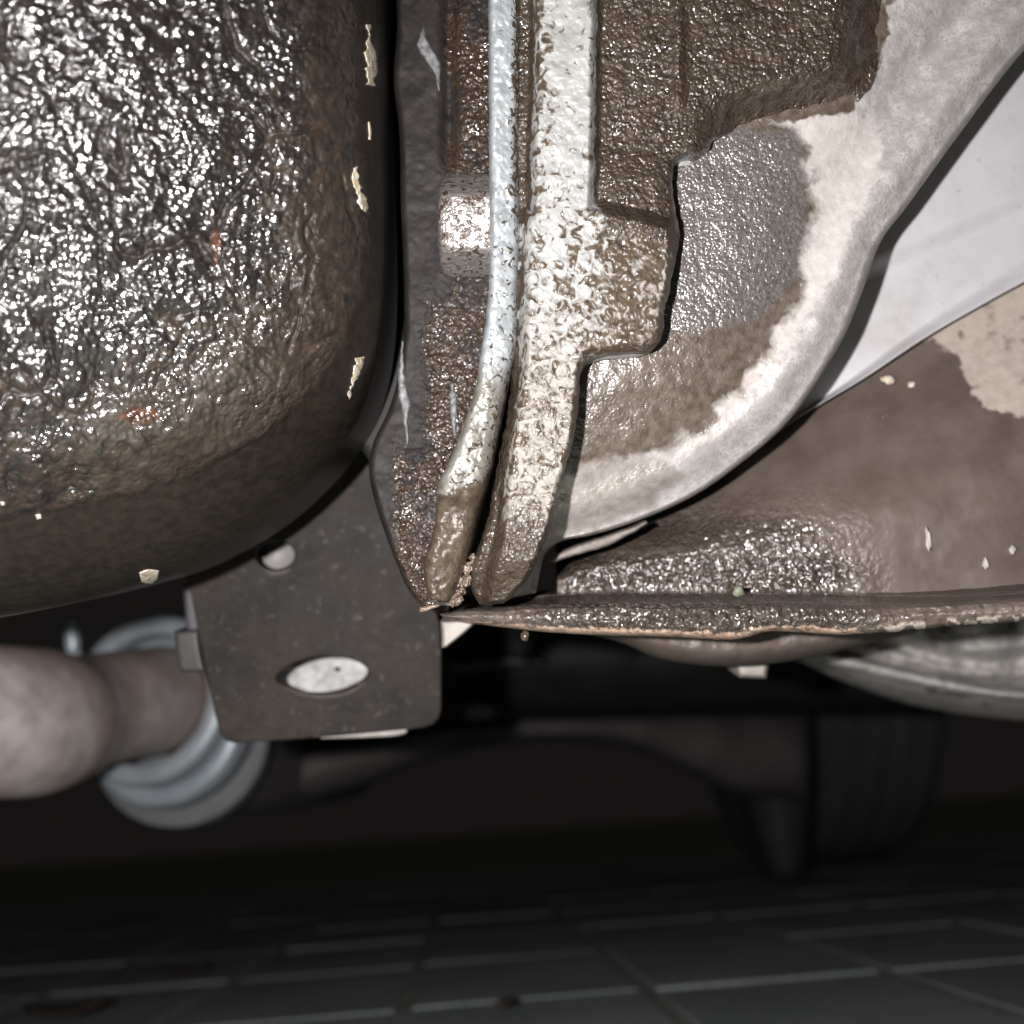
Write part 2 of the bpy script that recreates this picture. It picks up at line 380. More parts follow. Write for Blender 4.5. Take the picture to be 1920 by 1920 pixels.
m_bracket = material('dull_black_steel', ((.017, .014, .012), (.029, .025, .022)), .6, vary=.10, rvary=.05, spec=.25,
    layers=[dict(noise=(.09, 6, .6), thr=(.45, .62), col=((.036, .027, .022), (.048, .037, .030)), rough=.7), dict(noise=(.55, 5, .4), thr=(.60, .70), col=((.07, .06, .05), (.10, .085, .07))), dict(noise=(1.1, 2, 0), thr=(.72, .78), col=((.16, .14, .12), (.2, .18, .16)))], bumps=[(1.2, .07, 5), (.15, .2, 3)])
m_worn = material('worn_bare_edge', ((.42, .39, .36), (.55, .52, .48)), .5, vary=.3, bumps=[(1.0, .05, 4)])
m_mount = material('grey_cast_mount', ((.46, .45, .44), (.74, .73, .72)), .5, vary=.3, bumps=[(.5, .2, 4)])
m_pipe = material('heat_tinted_exhaust_steel', ((.40, .34, .325), (.60, .53, .505)), .6, metal=.1, vary=.12, rvary=.05,
    layers=[dict(noise=(.035, 3, .2), thr=(.42, .72), col=((.44, .29, .24), (.40, .30, .27)))], bumps=[(.5, .08, 4)])
m_zinc = material('zinc_plated_clamp', ((.44, .50, .55), (.56, .62, .67)), .42, metal=.3, vary=.1, rvary=.05, bumps=[(.6, .05, 3)])
m_cast = material('weathered_pale_casting', ((.42, .40, .38), (.64, .62, .60)), .6, vary=.07,
    layers=[dict(noise=(.12, 4, .6), thr=(.54, .66), col=((.20, .17, .155), (.28, .25, .23)))], bumps=[(.25, .5, 5)])
m_black = material('black_underseal', ((.012, .012, .012), (.022, .021, .020)), .7, vary=.05, bumps=[(.3, .2, 3)])
m_arm = material('dusty_black_suspension_steel', ((.17, .155, .15), (.25, .23, .225)), .7, vary=.02, bumps=[(.1, .5, 3)])
m_tyre = material('dusty_tyre_rubber', ((.16, .165, .18), (.20, .205, .22)), .8, vary=.02)
m_rim = material('dull_wheel_steel', ((.10, .10, .10), (.14, .14, .14)), .6, vary=.02)
m_paver = material('dark_concrete_paver', ((.33, .365, .37), (.44, .475, .48)), .85, vary=.012,
    layers=[dict(noise=(.4, 3, 0), thr=(.55, .7), col=((.13, .14, .14), (.20, .21, .21)))], bumps=[(.35, .6, 4)])
m_joint = material('pale_mossy_joint_sand', ((.31, .335, .29), (.42, .45, .39)), .9, vary=.03, bumps=[(.5, .5, 3)])
m_leaf = material('dead_leaf', ((.085, .055, .045), (.065, .042, .035)), .7, vary=.2)
m_chip = material('flaked_primer', ((.45, .33, .18), (.85, .80, .72)), .5, vary=1.1, bumps=[(1, .25, 4)])
m_crust = material('dried_mud_crust', ((.09, .055, .035), (.36, .27, .21)), .35, vary=1.3, bumps=[(1.5, .35, 4)], coat=.6)
m_scratch = material('pale_scraped_sealant', ((.10, .10, .105), (.26, .26, .27)), .45, vary=.8, bumps=[(1.2, .1, 3)])
m_green = material('green_mineral_crumb', ((.16, .18, .12), (.30, .32, .23)), .3, vary=.8, bumps=[(1.2, .15, 3)])
m_drop = material('brown_oil_drop', ((.05, .035, .02), (.12, .09, .06)), .05, vary=1, spec=.8, coat=1.0)
m_tab = material('dull_gasket_edge', ((.16, .135, .12), (.27, .235, .215)), .6, vary=.5, bumps=[(1.2, .1, 4)])
m_rubber = material('pale_rubber_bung', ((.40, .36, .33), (.52, .48, .44)), .6, vary=.3)

# ================================================================== THE SETTING: paving under the car
def ground_hit(px, py, z=0.0):
    d = FW + (px-960)/F*RT + (960-py)/F*UP; t = (z-CAM[2])/d[2]; return CAM+t*d
a0 = ground_hit(1130, 1783); a1 = ground_hit(1290, 1920)     # one long joint fixes the direction of the courses
ang = math.atan2(a0[1]-a1[1], a0[0]-a1[0])                   # direction away from the camera
TW, TL, GAP = .0975, .1525, .0065
bedv = [(-60, -60, -.001), (60, -60, -.001), (60, 60, -.001), (-60, 60, -.001)]
bed = link('ground', bedv, [(0, 1, 2, 3)], m_joint, smooth=False); tag(bed, kind='structure')
def paver_mesh(seed):
    r = random.Random(seed); bm = bmesh.new(); bmesh.ops.create_cube(bm, size=1)
    for v in bm.verts: v.co.x *= TL-GAP; v.co.y *= TW-GAP; v.co.z = v.co.z*.04-.02
    bmesh.ops.bevel(bm, geom=[e for e in bm.edges if all(v.co.z > -.01 for v in e.verts)], offset=.0009, segments=1, affect='EDGES')
    me = bpy.data.meshes.new('paver'); bm.to_mesh(me); bm.free(); me.materials.append(m_paver); return me
pm = [paver_mesh(k) for k in range(3)]
ux, uy = math.cos(ang), math.sin(ang); rr = random.Random(3); npv = 0
for i in range(-4, 10):
    for j in range(-14, 14):
        lx = a0[0]+ux*(i+.5)*TL+uy*(j+.5)*TW; lyy = a0[1]+uy*(i+.5)*TL-ux*(j+.5)*TW
        if lyy < .22 or abs(lx) > .2+lyy*.62 or lyy > 2.0: continue
        o = bpy.data.objects.new('paver', pm[rr.randrange(3)]); COL.objects.link(o); o.parent = bed
        o.location = Vector((lx, lyy, rr.uniform(-.0006, .0006)))-Vector(bed.location)
        o.rotation_euler = (rr.uniform(-.004, .004), rr.uniform(-.004, .004), ang+rr.uniform(-.006, .006)); npv += 1
def leaf(px, py, sz, rot, label):
    p = ground_hit(px, py, .006); vs = []; fs = []
    n = 10
    for i in range(n):
        t = i/(n-1); wdt = sz*.38*math.sin(math.pi*min(1, t*1.02))**.8
        for k in (-1, 0, 1):
            x, y = (t-.5)*sz*1.4, k*wdt; c, s = math.cos(rot), math.sin(rot)
            vs.append((p[0]+x*c-y*s, p[1]+x*s+y*c, p[2]+abs(k)*sz*.10+.15*sz*(t-.5)**2*4))
    for i in range(n-1):
        for k in (0, 1): a = i*3+k; fs.append((a, a+3, a+4, a+1))
    o = link('dead_leaf', vs, fs, m_leaf); md = o.modifiers.new('t', 'SOLIDIFY'); md.thickness = .0006
    return tag(o, label, 'leaf')
leaf(125, 1902, .022, .3, 'reddish dead leaf on the paving at the bottom left')
leaf(945, 1884, .009, 1.2, 'small dark red leaf lying near the middle of the paving')
leaf(350, 1822, .016, .1, 'faint brown leaf further back on the paving to the left')

# ================================================================== far things: wheel, suspension, crossmember
def lathe(name, prof, c, axis, mat, parent, seg=72):
    ax = np.array(axis, float); ax /= np.linalg.norm(ax); a = np.cross(ax, [0, 0, 1.0]); a /= np.linalg.norm(a); b = np.cross(ax, a)
    vs = []; fs = []; n = len(prof)
    for i in range(seg):
        t = 2*math.pi*i/seg; e = math.cos(t)*a+math.sin(t)*b
        for (r, x) in prof: vs.append(np.array(c)+e*r+ax*x)
    for i in range(seg):
        for k in range(n-1):
            i2 = (i+1) % seg; fs.append((i*n+k, i2*n+k, i2*n+k+1, i*n+k+1))
    return link(name, vs, fs, mat, parent)
TD = 1.05; tb = P(1670, 1560, TD); tr = .28
tc_ = np.array([tb[0], tb[1]+.28, tr])
wheel = empty('wheel', tc_.tolist(), 'dark dusty car wheel standing on the paving in the far right background', 'wheel')
hw = .082; prof = [(tr*.62, -hw*.9), (tr*.66, -hw), (tr*.84, -hw*1.04), (tr*.93, -hw*1.0), (tr*.975, -hw*.92)]
for k in range(5):
    x0 = -hw*.86+k*hw*1.72/4.6
    prof += [(tr*.997, x0), (tr, x0+.004), (tr, x0+hw*.29), (tr*.9975, x0+hw*.30), (tr*.9975, x0+hw*.33)]
prof = [p for p in prof if p[1] < hw*.9]+[(tr*.975, hw*.92), (tr*.93, hw), (tr*.84, hw*1.04), (tr*.66, hw), (tr*.62, hw*.9)]
lathe('tyre', prof, tc_, (1, .06, 0), m_tyre, wheel)
lathe('rim', [(tr*.62, -hw*.9), (tr*.6, -hw*.8), (tr*.56, -hw*.3), (tr*.3, -hw*.1), (.03, 0), (.03, .02), (tr*.3, .01), (tr*.56, hw*.4), (tr*.62, hw*.9)], tc_, (1, .06, 0), m_rim, wheel)

arm = empty('suspension_arm', V(1000, 1370, .95), 'dusty dark suspension arm arching across behind the gearbox towards the far wheel', 'suspension arm')
def armdepth(base, k=.0): return lambda X, Y, U, W: base+(X-1000)*k+.03*np.abs(U-.5)**2*4
patch('arm_web', [(440, 1420, 480, 1512), (640, 1380, 650, 1482), (830, 1345, 820, 1422), (950, 1338, 950, 1396), (1180, 1332, 1180, 1404), (1290, 1330, 1290, 1448), (1390, 1330, 1395, 1492), (1520, 1330, 1520, 1500)],
      armdepth(.68, .0003), m_arm, arm, res=8, edge=(20, .03), skirt=.04)
patch('knuckle', [(1390, 1470, 1525, 1470), (1405, 1540, 1522, 1540), (1425, 1600, 1518, 1600), (1440, 1650, 1514, 1650)],
      armdepth(.93), m_rim, arm, res=8, edge=(20, .03), skirt=.05)
xm = empty('crossmember', V(1300, 1260, .52), 'black crossmember running under the car behind the gearbox casing', 'crossmember')
patch('beam', [(380, 1120, 440, 1440), (700, 1120, 720, 1385), (900, 1140, 900, 1352), (1300, 1150, 1300, 1338), (1700, 1150, 1700, 1335), (2200, 1100, 2200, 1335)],
      lambda X, Y, U, W: .56+.10*np.abs(U-.45)**2, m_black, xm, res=8, edge=(22, .05), skirt=.10)
patch('bead', [(840, 1240, 842, 1258), (900, 1237, 900, 1256), (960, 1232, 960, 1250), (1020, 1236, 1020, 1246)],
      lambda X, Y, U, W: .53+0*X, material('dull_grey_weld', ((.05, .05, .05), (.12, .12, .12)), .5, vary=.1), xm, res=4, edge=(9, .006), skirt=.02)
patch('clip', [(870, 1322, 870, 1350), (890, 1316, 890, 1352), (915, 1318, 912, 1350), (930, 1326, 930, 1345)], lambda X, Y, U, W: .54+0*X, m_rim, xm, res=4, edge=(9, .006), skirt=.02)
floorpan = link('underbody', [(-1.2, .30, .42), (1.2, .30, .42), (1.2, 1.3, .42), (-1.2, 1.3, .42), (-1.2, .30, .44), (1.2, .30, .44), (1.2, 1.3, .44), (-1.2, 1.3, .44)],
     [(0, 1, 2, 3), (7, 6, 5, 4), (0, 4, 5, 1), (1, 5, 6, 2), (2, 6, 7, 3), (3, 7, 4, 0)], m_black, smooth=False)
tag(floorpan, 'black floor of the car spanning above everything', 'car floor')
bung = empty('rubber_bung', V(1410, 1256, .235), 'small pale block poking down below the oily casing seam', 'bung')
patch('bung_body', [(1380, 1238, 1442, 1240), (1381, 1255, 1440, 1256), (1386, 1270, 1437, 1272)], lambda X, Y, U, W: .235+0*X, m_rubber, bung, res=3, edge=(9, .004), skirt=.012)

# pale casting bottom right
cst = empty('drive_casting', V(1750, 1240, .30), 'pale weathered casting with a rounded underside at the right below the oily seam', 'casting')
patch('casting_body', [(1480, 1215, 1480, 1230), (1560, 1150, 1570, 1272), (1700, 1130, 1700, 1318), (1830, 1120, 1830, 1342), (1960, 1110, 1960, 1354), (2100, 1100, 2100, 1350)],
      lambda X, Y, U, W: .275+.03*sm(U, .3, 1)**2+.004*fbm(X, Y, 60, 3, 9)+.006*sm(np.abs(U-.45-.1*np.sin(X/90)), .12, 0), m_cast, cst, res=3, edge=(40, .03), skirt=.03)
patch('casting_rib', [(1540, 1215, 1545, 1245), (1640, 1240, 1640, 1268), (1760, 1268, 1755, 1292), (1860, 1288, 1856, 1308), (1960, 1298, 1960, 1316)],
      lambda X, Y, U, W: .272+0*X+.001*fbm(X, Y, 30, 3, 4), m_cast, cst, res=3, edge=(14, .006), skirt=.012)

# ================================================================== exhaust
ex = empty('exhaust_pipe', V(150, 1350, .34), 'pinkish grey exhaust elbow bending back into bluish zinc clamp rings at lower left', 'exhaust')
r_ = lambda px, d: px*d/F
tube('pipe', [P(-420, 1260, .29), P(-200, 1318, .300), P(-60, 1345, .308), P(10, 1352, .318), P(62, 1353, .331), P(106, 1350, .347), P(155, 1338, .364), P(225, 1322, .385), P(300, 1312, .415)],
     [r_(140, .29), r_(140, .300), r_(141, .308), r_(141, .318), r_(138, .331), r_(124, .347), r_(110, .364), r_(102, .385), r_(98, .425)], m_pipe, ex, seg=72, sub=12)
ring('clamp_ring', P(285, 1312, .412), P(200, 1300, .39)-P(300, 1330, .425), r_(140, .412), r_(20, .412), m_zinc, ex, squash=1.3)
ring('clamp_ring', P(318, 1348, .425), P(200, 1300, .39)-P(300, 1330, .425), r_(142, .425), r_(22, .425), m_zinc, ex, squash=1.5)
tube('flange_collar', [P(340, 1385, .440), P(358, 1398, .455)], [r_(160, .44), r_(150, .455)], material('worn_zinc_collar', ((.30, .30, .31), (.42, .42, .43)), .5, metal=.2, vary=.05), ex, seg=64, sub=6)
tube('rear_pipe', [P(358, 1398, .455), P(520, 1440, .60), P(650, 1440, .85)], [r_(130, .455), r_(80, .60), r_(55, .85)], m_arm, ex, seg=40)
st = empty('threaded_stud', V(140, 1210, .37), 'thin grey stud standing upright behind the exhaust elbow', 'stud')
tube('shank', [P(130, 1160, .372), P(134, 1190, .372), P(138, 1225, .372)], [r_(15, .372)]*3, m_zinc, st, seg=8, sub=3)
tube('foot', [P(128, 1222, .368), P(150, 1262, .368)], [r_(22, .368), r_(17, .368)], m_zinc, st, seg=12, sub=4)

# ================================================================== mount casting seen through the bracket's holes
mc = empty('mount_casting', V(600, 1200, .262), 'pale grey cast mount seen only through the holes of the black bracket', 'mount')
patch('mount_face', [(470, 1180, 730, 1180), (480, 1260, 725, 1260), (490, 1330, 715, 1330)], lambda X, Y, U, W: .272+.002*fbm(X, Y, 50, 3, 2)+.002*np.sin(X/25), m_mount, mc, res=4, edge=(10, .005))
tube('mount_pin', [P(520, 1040, .262), P(520, 1040, .280)], [r_(44, .25)]*2, material('grey_pin_end', ((.30, .285, .28), (.36, .34, .335)), .5, vary=.2), mc, seg=32, sub=3)
blob('pit', P(632, 1255, .2695), (.0006, .0006, .0004), m_black, mc, 3)

# ================================================================== bracket
br = empty('steel_bracket', V(600, 1200, .235), 'flat black steel bracket with a round and an oval hole hanging below the sump', 'bracket')
outer = [(300, 800), (560, 800), (690, 830), (700, 880), (712, 935), (738, 1010), (760, 1072), (782, 1108), (806, 1130), (820, 1150), (827, 1175),
         (828, 1240), (828, 1330), (823, 1346), (812, 1357), (795, 1363), (700, 1372), (600, 1381), (500, 1388), (445, 1392), (428, 1388), (417, 1378), (411, 1362), (385, 1240), (360, 1110), (345, 1060)]
plate('bracket_plate', outer, [circ(517, 1040, 37, 27, 0), circ(605, 1264, 86, 35, 5, power=1.15)], .25, .003, m_bracket, br, bevel=.0005)
patch('side_flange', [(343, 1096, 366, 1090), (347, 1150, 374, 1150), (352, 1200, 384, 1200), (358, 1240, 392, 1240)], lambda X, Y, U, W: .255+0*X, material('grey_flange_edge', ((.09, .088, .092), (.12, .117, .122)), .5, vary=.2), br, res=3, edge=(6, .002), skirt=.01)
patch('nut', [(327, 1183, 372, 1180), (329, 1215, 376, 1215), (336, 1254, 384, 1254), (342, 1260, 386, 1260)], lambda X, Y, U, W: .251+0*X, material('dark_nut', ((.06, .055, .055), (.085, .08, .08)), .45, vary=.3), br, res=3, edge=(7, .002), skirt=.01)
patch('worn_lip', [(600, 1381, 602, 1385), (650, 1376, 650, 1384), (700, 1371, 700, 1382), (745, 1366, 745, 1379), (764, 1366, 762, 1374)], lambda X, Y, U, W: .2502+0*X, m_worn, br, res=2, edge=(4, .0008), skirt=.002)
patch('hole_lip', [(520, 1280, 522, 1284), (560, 1296, 560, 1304), (605, 1302, 605, 1311), (650, 1296, 652, 1304), (688, 1278, 690, 1282)], lambda X, Y, U, W: .2482+0*X, material('dusty_hole_lip', ((.07, .055, .05), (.12, .10, .09)), .6, vary=.5), br, res=2, edge=(4, .0008), skirt=.0015)
patch('hole_lip', [(482, 1056, 484, 1060), (500, 1067, 500, 1076), (520, 1070, 522, 1080), (545, 1064, 548, 1071)], lambda X, Y, U, W: .2482+0*X, bpy.data.materials['dusty_hole_lip'], br, res=2, edge=(4, .0008), skirt=.0015)

# ================================================================== gearbox pan: big casing panel, seam lip, lower bulge
gp = empty('gearbox_pan', V(1400, 1000, .21), 'oil filmed brown gearbox pan with a wet dripping seam along its lower edge', 'gearbox pan')
def pan_depth(X, Y, U, W):
    d = .230-.026*sm(U, -.1, .78)-.000022*340*np.tanh((X-1350)/340) - .004*sm(X, 1700, 2000)*0
    ridge = np.exp(-((X-1690-12*np.sin(Y/90))/26)**2)*.00015*sm(Y, 740, 840)
    wetb = wet_pan(X, Y, U, W)
    return d-ridge - .00035*wetb*(1-np.clip(worley(X, Y, 13, 4)*1.3, 0, 1)) - .0005*wetb*fbm(X, Y, 22, 3, 3) - .00025*fbm(X, Y, 60, 3, 8)
def wet_pan(X, Y, U, W):
    c = 1065-.0*X; v = np.exp(-((Y-1075+.00030*(X-1300)**2*0)/60)**2)*sm(X, 1000, 1080)*(1-sm(X, 1500, 1720))
    v2 = np.exp(-((Y-1010)/80)**2)*.75*sm(X, 1050, 1200)*(1-sm(X, 1450, 1700))
    return np.clip(np.maximum(v, v2), 0, 1)
chalk_pan = [(1712, 650), (1740, 640), (1790, 680), (1815, 740), (1850, 770), (1935, 800), (2100, 820), (2100, 300), (1700, 560)]
patch('pan_face', [(1042, 1020, 1046, 1113), (1080, 980, 1080, 1113), (1150, 920, 1150, 1112), (1300, 840, 1300, 1113), (1480, 700, 1480, 1116), (1700, 560, 1700, 1118), (1900, 440, 1900, 1108), (2100, 330, 2100, 1092)],
      pan_depth, m_pan, gp, res=2.2, masks=dict(wet=wet_pan, chalk=lambda X, Y, U, W: region(X, Y, chalk_pan, 26, 30, 40, 5)*(.8+.5*fbm(X, Y, 30, 4, 7)),
          raw=lambda X, Y, U, W: np.exp(-((X-1640)/50)**2-((Y-790)/22)**2)*.62))
lip = [(822, 1148, 832, 1160), (870, 1134, 880, 1168), (930, 1130, 940, 1176), (1000, 1118, 1010, 1184), (1100, 1112, 1110, 1190), (1250, 1112, 1255, 1194), (1370, 1112, 1375, 1199), (1405, 1112, 1412, 1192), (1430, 1112, 1440, 1184), (1560, 1114, 1570, 1190), (1650, 1116, 1660, 1186), (1750, 1116, 1760, 1176), (1900, 1108, 1905, 1166), (2100, 1092, 2100, 1150)]
def lip_depth(X, Y, U, W):
    d = .1995-.013*sm(U, .0, .38)-.000020*(X-1300)-.0012*np.exp(-((U-.62)/.25)**2) - .0025*np.exp(-((U-.22)/.07)**2)
    wt = lip_wet(X, Y, U, W)
    return d - .0006*wt*(1-np.clip(worley(X, Y, 13, 8)*1.3, 0, 1))-.0005*fbm(X, Y, 25, 3, 6)
def lip_wet(X, Y, U, W): return np.clip(.35+.65*np.exp(-((X-1320)/330)**4), 0, 1)*(1-sm(U, .8, .97))
patch('seam_lip', lip, lip_depth, m_pan, gp, res=2.0, jag=3, jsz=24, edge=(9, .003), closed=(0, 1, 1, 0), skirt=.012,
      masks=dict(wet=lip_wet, chalk=lambda X, Y, U, W: sm(X, 1560, 1700)*sm(U, .55, .9)*sm(fbm(X, Y, 16, 3, 4), -.3, .3)*.8,
                 raw=lambda X, Y, U, W: sm(U, .66, .92)*(1-sm(X, 1560, 1750))*.95))
patch('lower_bulge', [(1090, 1180, 1092, 1186), (1150, 1180, 1165, 1205), (1230, 1185, 1235, 1234), (1330, 1185, 1330, 1248), (1430, 1185, 1430, 1246), (1540, 1180, 1545, 1228), (1640, 1180, 1645, 1203), (1720, 1180, 1722, 1186)],
      lambda X, Y, U, W: .214+.0006*fbm(X, Y, 30, 3, 3), m_pan, gp, res=3, edge=(34, .012), closed=(0, 1, 1, 1), skirt=.02, masks=dict(wet=lambda X, Y, U, W: .15+0*X, chalk=lambda X, Y, U, W: 0*X, raw=lambda X, Y, U, W: 0*X))
patch('foot_tab', [(826, 1165, 900, 1160), (828, 1190, 870, 1188), (828, 1215, 838, 1213)], lambda X, Y, U, W: .215+0*X, m_rubber, gp, res=3, edge=(8, .003), skirt=.006)

# ================================================================== pale shield
sh = empty('heat_shield', V(1750, 450, .213), 'smooth pale sheet metal shield wedged between bell housing and brown pan', 'shield')
def shield_depth(X, Y, U, W):
    n = (X-1640)*.40+(Y-500)*.92          # fold across the sheet
    return .2135+.002*sm(n, -20, 20)-.0000*X - .003*sm(U, .8, 1)
patch('shield_sheet', [(1800, -60, 2150, -60), (1700, 180, 2150, 200), (1600, 380, 2100, 430), (1560, 500, 1960, 508), (1520, 580, 1860, 562), (1480, 660, 1745, 628), (1440, 740, 1620, 710), (1400, 830, 1490, 788), (1370, 872, 1440, 826)],
      shield_depth, m_shield, sh, res=4, edge=(10, .001), skirt=.0015)

# ================================================================== bell housing
gb = empty('gearbox_housing', V(1250, 500, .185), 'cast aluminium gearbox housing, its flange mottled brown with oil and its outer rim pale', 'gearbox')
bellR = [(2080, -60), (1922, 92), (1800, 250), (1700, 388), (1652, 452), (1612, 560), (1578, 640), (1480, 788), (1390, 868), (1300, 930), (1200, 975), (1112, 1003), (1050, 1016), (1022, 1040), (1012, 1075), (1005, 1112)]
bellL = [(1150, -60), (1130, 90), (1110, 220), (1100, 350), (1080, 450), (1060, 560), (1040, 640), (1000, 760), (990, 830), (980, 890), (970, 930), (955, 970), (945, 1010), (935, 1050), (925, 1090), (920, 1130)]
def bell_depth(X, Y, U, W):
    e = pdist(X, Y, bellR)
    rim = -.0022*np.exp(-((e-55)/34)**2) + .0022*np.exp(-((e-135)/40)**2)*sm(-Y, -420, -120)
    low = sm(Y, 640, 980)
    d = .190 - .004*sm(e, 0, 260)*(1-low) + rim*(1-.3*low)
    d = d + .006*low*sm(e, 170, 0)
    film = region(X, Y, filmP, 40, 10)
    return d-.00025*fbm(X, Y, 40, 4, 2)-.00012*(1-np.clip(worley(X, Y, 9, 3), 0, 1))*film
filmP = [(1180, 200), (1400, 240), (1485, 245), (1505, 330), (1515, 440), (1500, 520), (1420, 600), (1250, 640), (1150, 640)]
oilP = [(900, 100), (1250, 130), (1400, 210), (1490, 235), (1508, 300), (1525, 400), (1500, 470), (1505, 555), (1450, 620), (1425, 690), (1390, 735), (1335, 770), (1290, 830), (1255, 850), (1180, 850), (1120, 868), (1085, 890), (1060, 880), (900, 1100)]
topoilP = [(900, -100), (1662, -100), (1668, 60), (1645, 140), (1600, 205), (1300, 260), (900, 300)]
chalkP = [(1480, 210), (1640, 200), (1660, 300), (1600, 420), (1570, 520), (1520, 600), (1440, 700), (1400, 750), (1300, 850), (1420, 650), (1490, 560), (1480, 420)]
polP = [(1050, 860), (1250, 840), (1290, 880), (1230, 960), (1120, 1010), (1010, 1020), (1030, 920)]
patch('bell_housing', [(a[0], a[1], b[0], b[1]) for a, b in zip(bellL, bellR)], bell_depth, m_bell, gb, res=2.2, edge=(16, .004), closed=(0, 1, 0, 1), skirt=.006,
      masks=dict(smear=lambda X, Y, U, W: region(X, Y, oilP, 190, 30, 60, 13)*(.6+.4*sm(Y, 600, 800)), oil=lambda X, Y, U, W: np.maximum(region(X, Y, oilP, 70, 30, 44, 3), region(X, Y, topoilP, 20, 16, 30, 6)),
                 film=lambda X, Y, U, W: region(X, Y, filmP, 60, 12), chalk=lambda X, Y, U, W: region(X, Y, chalkP, 30, 30, 50, 9),
                 polish=lambda X, Y, U, W: region(X, Y, polP, 60, 20)))
None and patch('bell_return', [(1112, 1003, 1106, 1022), (1180, 984, 1178, 1002), (1130, 1000, 1115, 1024), (1060, 1024, 1075, 1045), (1030, 1045, 1042, 1060)][:2]+[(1250, 958, 1250, 966)], lambda X, Y, U, W: .196+0*X, m_crust, gb, res=2, edge=(6, .002), skirt=.004)
patch('gasket_tab', [(1030, 1050, 1040, 1056), (1050, 1036, 1060, 1047), (1085, 1022, 1094, 1037), (1130, 1007, 1140, 1023), (1175, 992, 1182, 1002), (1212, 976, 1215, 981)], lambda X, Y, U, W: .197+0*X, m_tab, gb, res=2, edge=(5, .0015), skirt=.004, jag=2)

# the flange with its boss (raised in front of the bell housing)
fl = [(958, -60, 1676, -60), (958, 20, 1672, 40), (958, 90, 1655, 120), (958, 150, 1618, 188), (958, 190, 1480, 226), (958, 215, 1340, 262), (958, 235, 1325, 282), (958, 260, 1285, 290), (958, 290, 1266, 306), (958, 330, 1260, 350), (958, 400, 1272, 420), (958, 430, 1275, 440), (958, 520, 1258, 530), (962, 590, 1246, 590), (966, 622, 1240, 632), (966, 642, 1222, 655), (962, 655, 1140, 664), (960, 664, 1100, 680), (959, 680, 1090, 700), (957, 720, 1086, 740), (949, 790, 1078, 810), (937, 850, 1062, 870), (926, 905, 1048, 920), (917, 960, 1036, 975), (903, 1010, 1018, 1030), (884, 1060, 998, 1070), (882, 1092, 985, 1092), (888, 1116, 966, 1112), (900, 1134, 944, 1132)]
ridL = [(1002, -60), (1000, 200), (995, 380), (985, 500), (983, 660), (965, 780), (946, 900), (938, 1000), (915, 1090), (905, 1150)]
ridR = [(1118, -60), (1117, 200), (1112, 360), (1100, 660), (1090, 700), (1072, 860), (1045, 960), (1020, 1040), (985, 1100), (955, 1150)]
ridge_poly = ridL+ridR[::-1]
boss_poly = [(985, 400), (1110, 385), (1180, 400), (1262, 420), (1262, 520), (1240, 640), (1210, 652), (1100, 668), (980, 690)]
g_low = [(1100, -80), (1700, -80), (1680, 60), (1650, 150), (1600, 200), (1480, 230), (1340, 262), (1262, 300), (1262, 400), (1110, 380)]
def flange_depth(X, Y, U, W):
    rd = region(X, Y, ridge_poly, 26, 3); bo = region(X, Y, boss_poly, 30, 4)
    up = np.maximum(rd, bo)
    s = up*up*(3-2*up)
    d = .1785-.0042*s
    d = d + .0012*sm(X, 1150, 1650)*(1-bo)+.004*sm(X, 1550, 1690)*sm(-Y, -300, -200)
    d = d - .0010*np.exp(-((X-1272)/12)**2)*(1-sm(Y, 180, 230))            # thin vertical rib
    d = d - .0010*np.exp(-((X-1115-40*0)/9)**2)*0
    d = d - .0012*region(X, Y, [(1125, 300), (1250, 320), (1255, 430), (1120, 420)], 50, 4)
    gx = 1-up
    d = d-.0002*(1-np.clip(worley(X, Y, 13, 5)*1.25, 0, 1))*gx-.0002*fbm(X, Y, 44, 3, 6)*(.25+.75*gx)-.00018*fbm(X, Y, 12, 3, 16)
    e2 = pdist(X, Y, [(1690, -80), (1676, -60), (1672, 40), (1655, 120), (1618, 188), (1480, 226), (1345, 262)]); k = sm(1-e2/90, 0, 1)*sm(X, 1290, 1400)
    d = d*(1-k)+(.1868+.0006*fbm(X, Y, 26, 4, 44))*k
    return d + .004*sm(Y, 1040, 1140)
def f_soak(X, Y, U, W):
    rd = region(X, Y, ridge_poly, 16, 5); bo = region(X, Y, [(985, 400), (1110, 395), (1150, 470), (1200, 440), (1275, 470), (1275, 520), (1250, 640), (1210, 660), (1100, 672), (980, 690)], 70, 40, 34)
    s = 1-np.maximum(rd, bo)
    s = np.maximum(s, .30*sm(Y, 640, 740)+sm(Y, 880, 1040)*.45); return np.clip(s, 0, 1)
def f_spots(X, Y, U, W):
    v = .40+.12*sm(Y, 350, 460)+.26*sm(X, 1030, 1180)*sm(Y, 380, 440)+.22*np.exp(-((X-1012)/16)**2)*(1-sm(Y, 330, 420))
    v = v-.12*np.exp(-((X-1075)/30)**2)*(1-sm(Y, 330, 420)) + .06*sm(Y, 600, 900)
    return np.clip(v, 0, 1)
patch('mating_flange', fl, flange_depth, m_flange, gb, res=2.0, edge=(12, .003), closed=(1, 1, 0, 1), skirt=.007, jag=3, jsz=16, masks=dict(soak=f_soak, spots=f_spots, tan=lambda X, Y, U, W: np.clip(.9*sm(Y, 480, 760)+.6*sm(X, 1100, 1200)*sm(Y, 380, 440), 0, 1)))

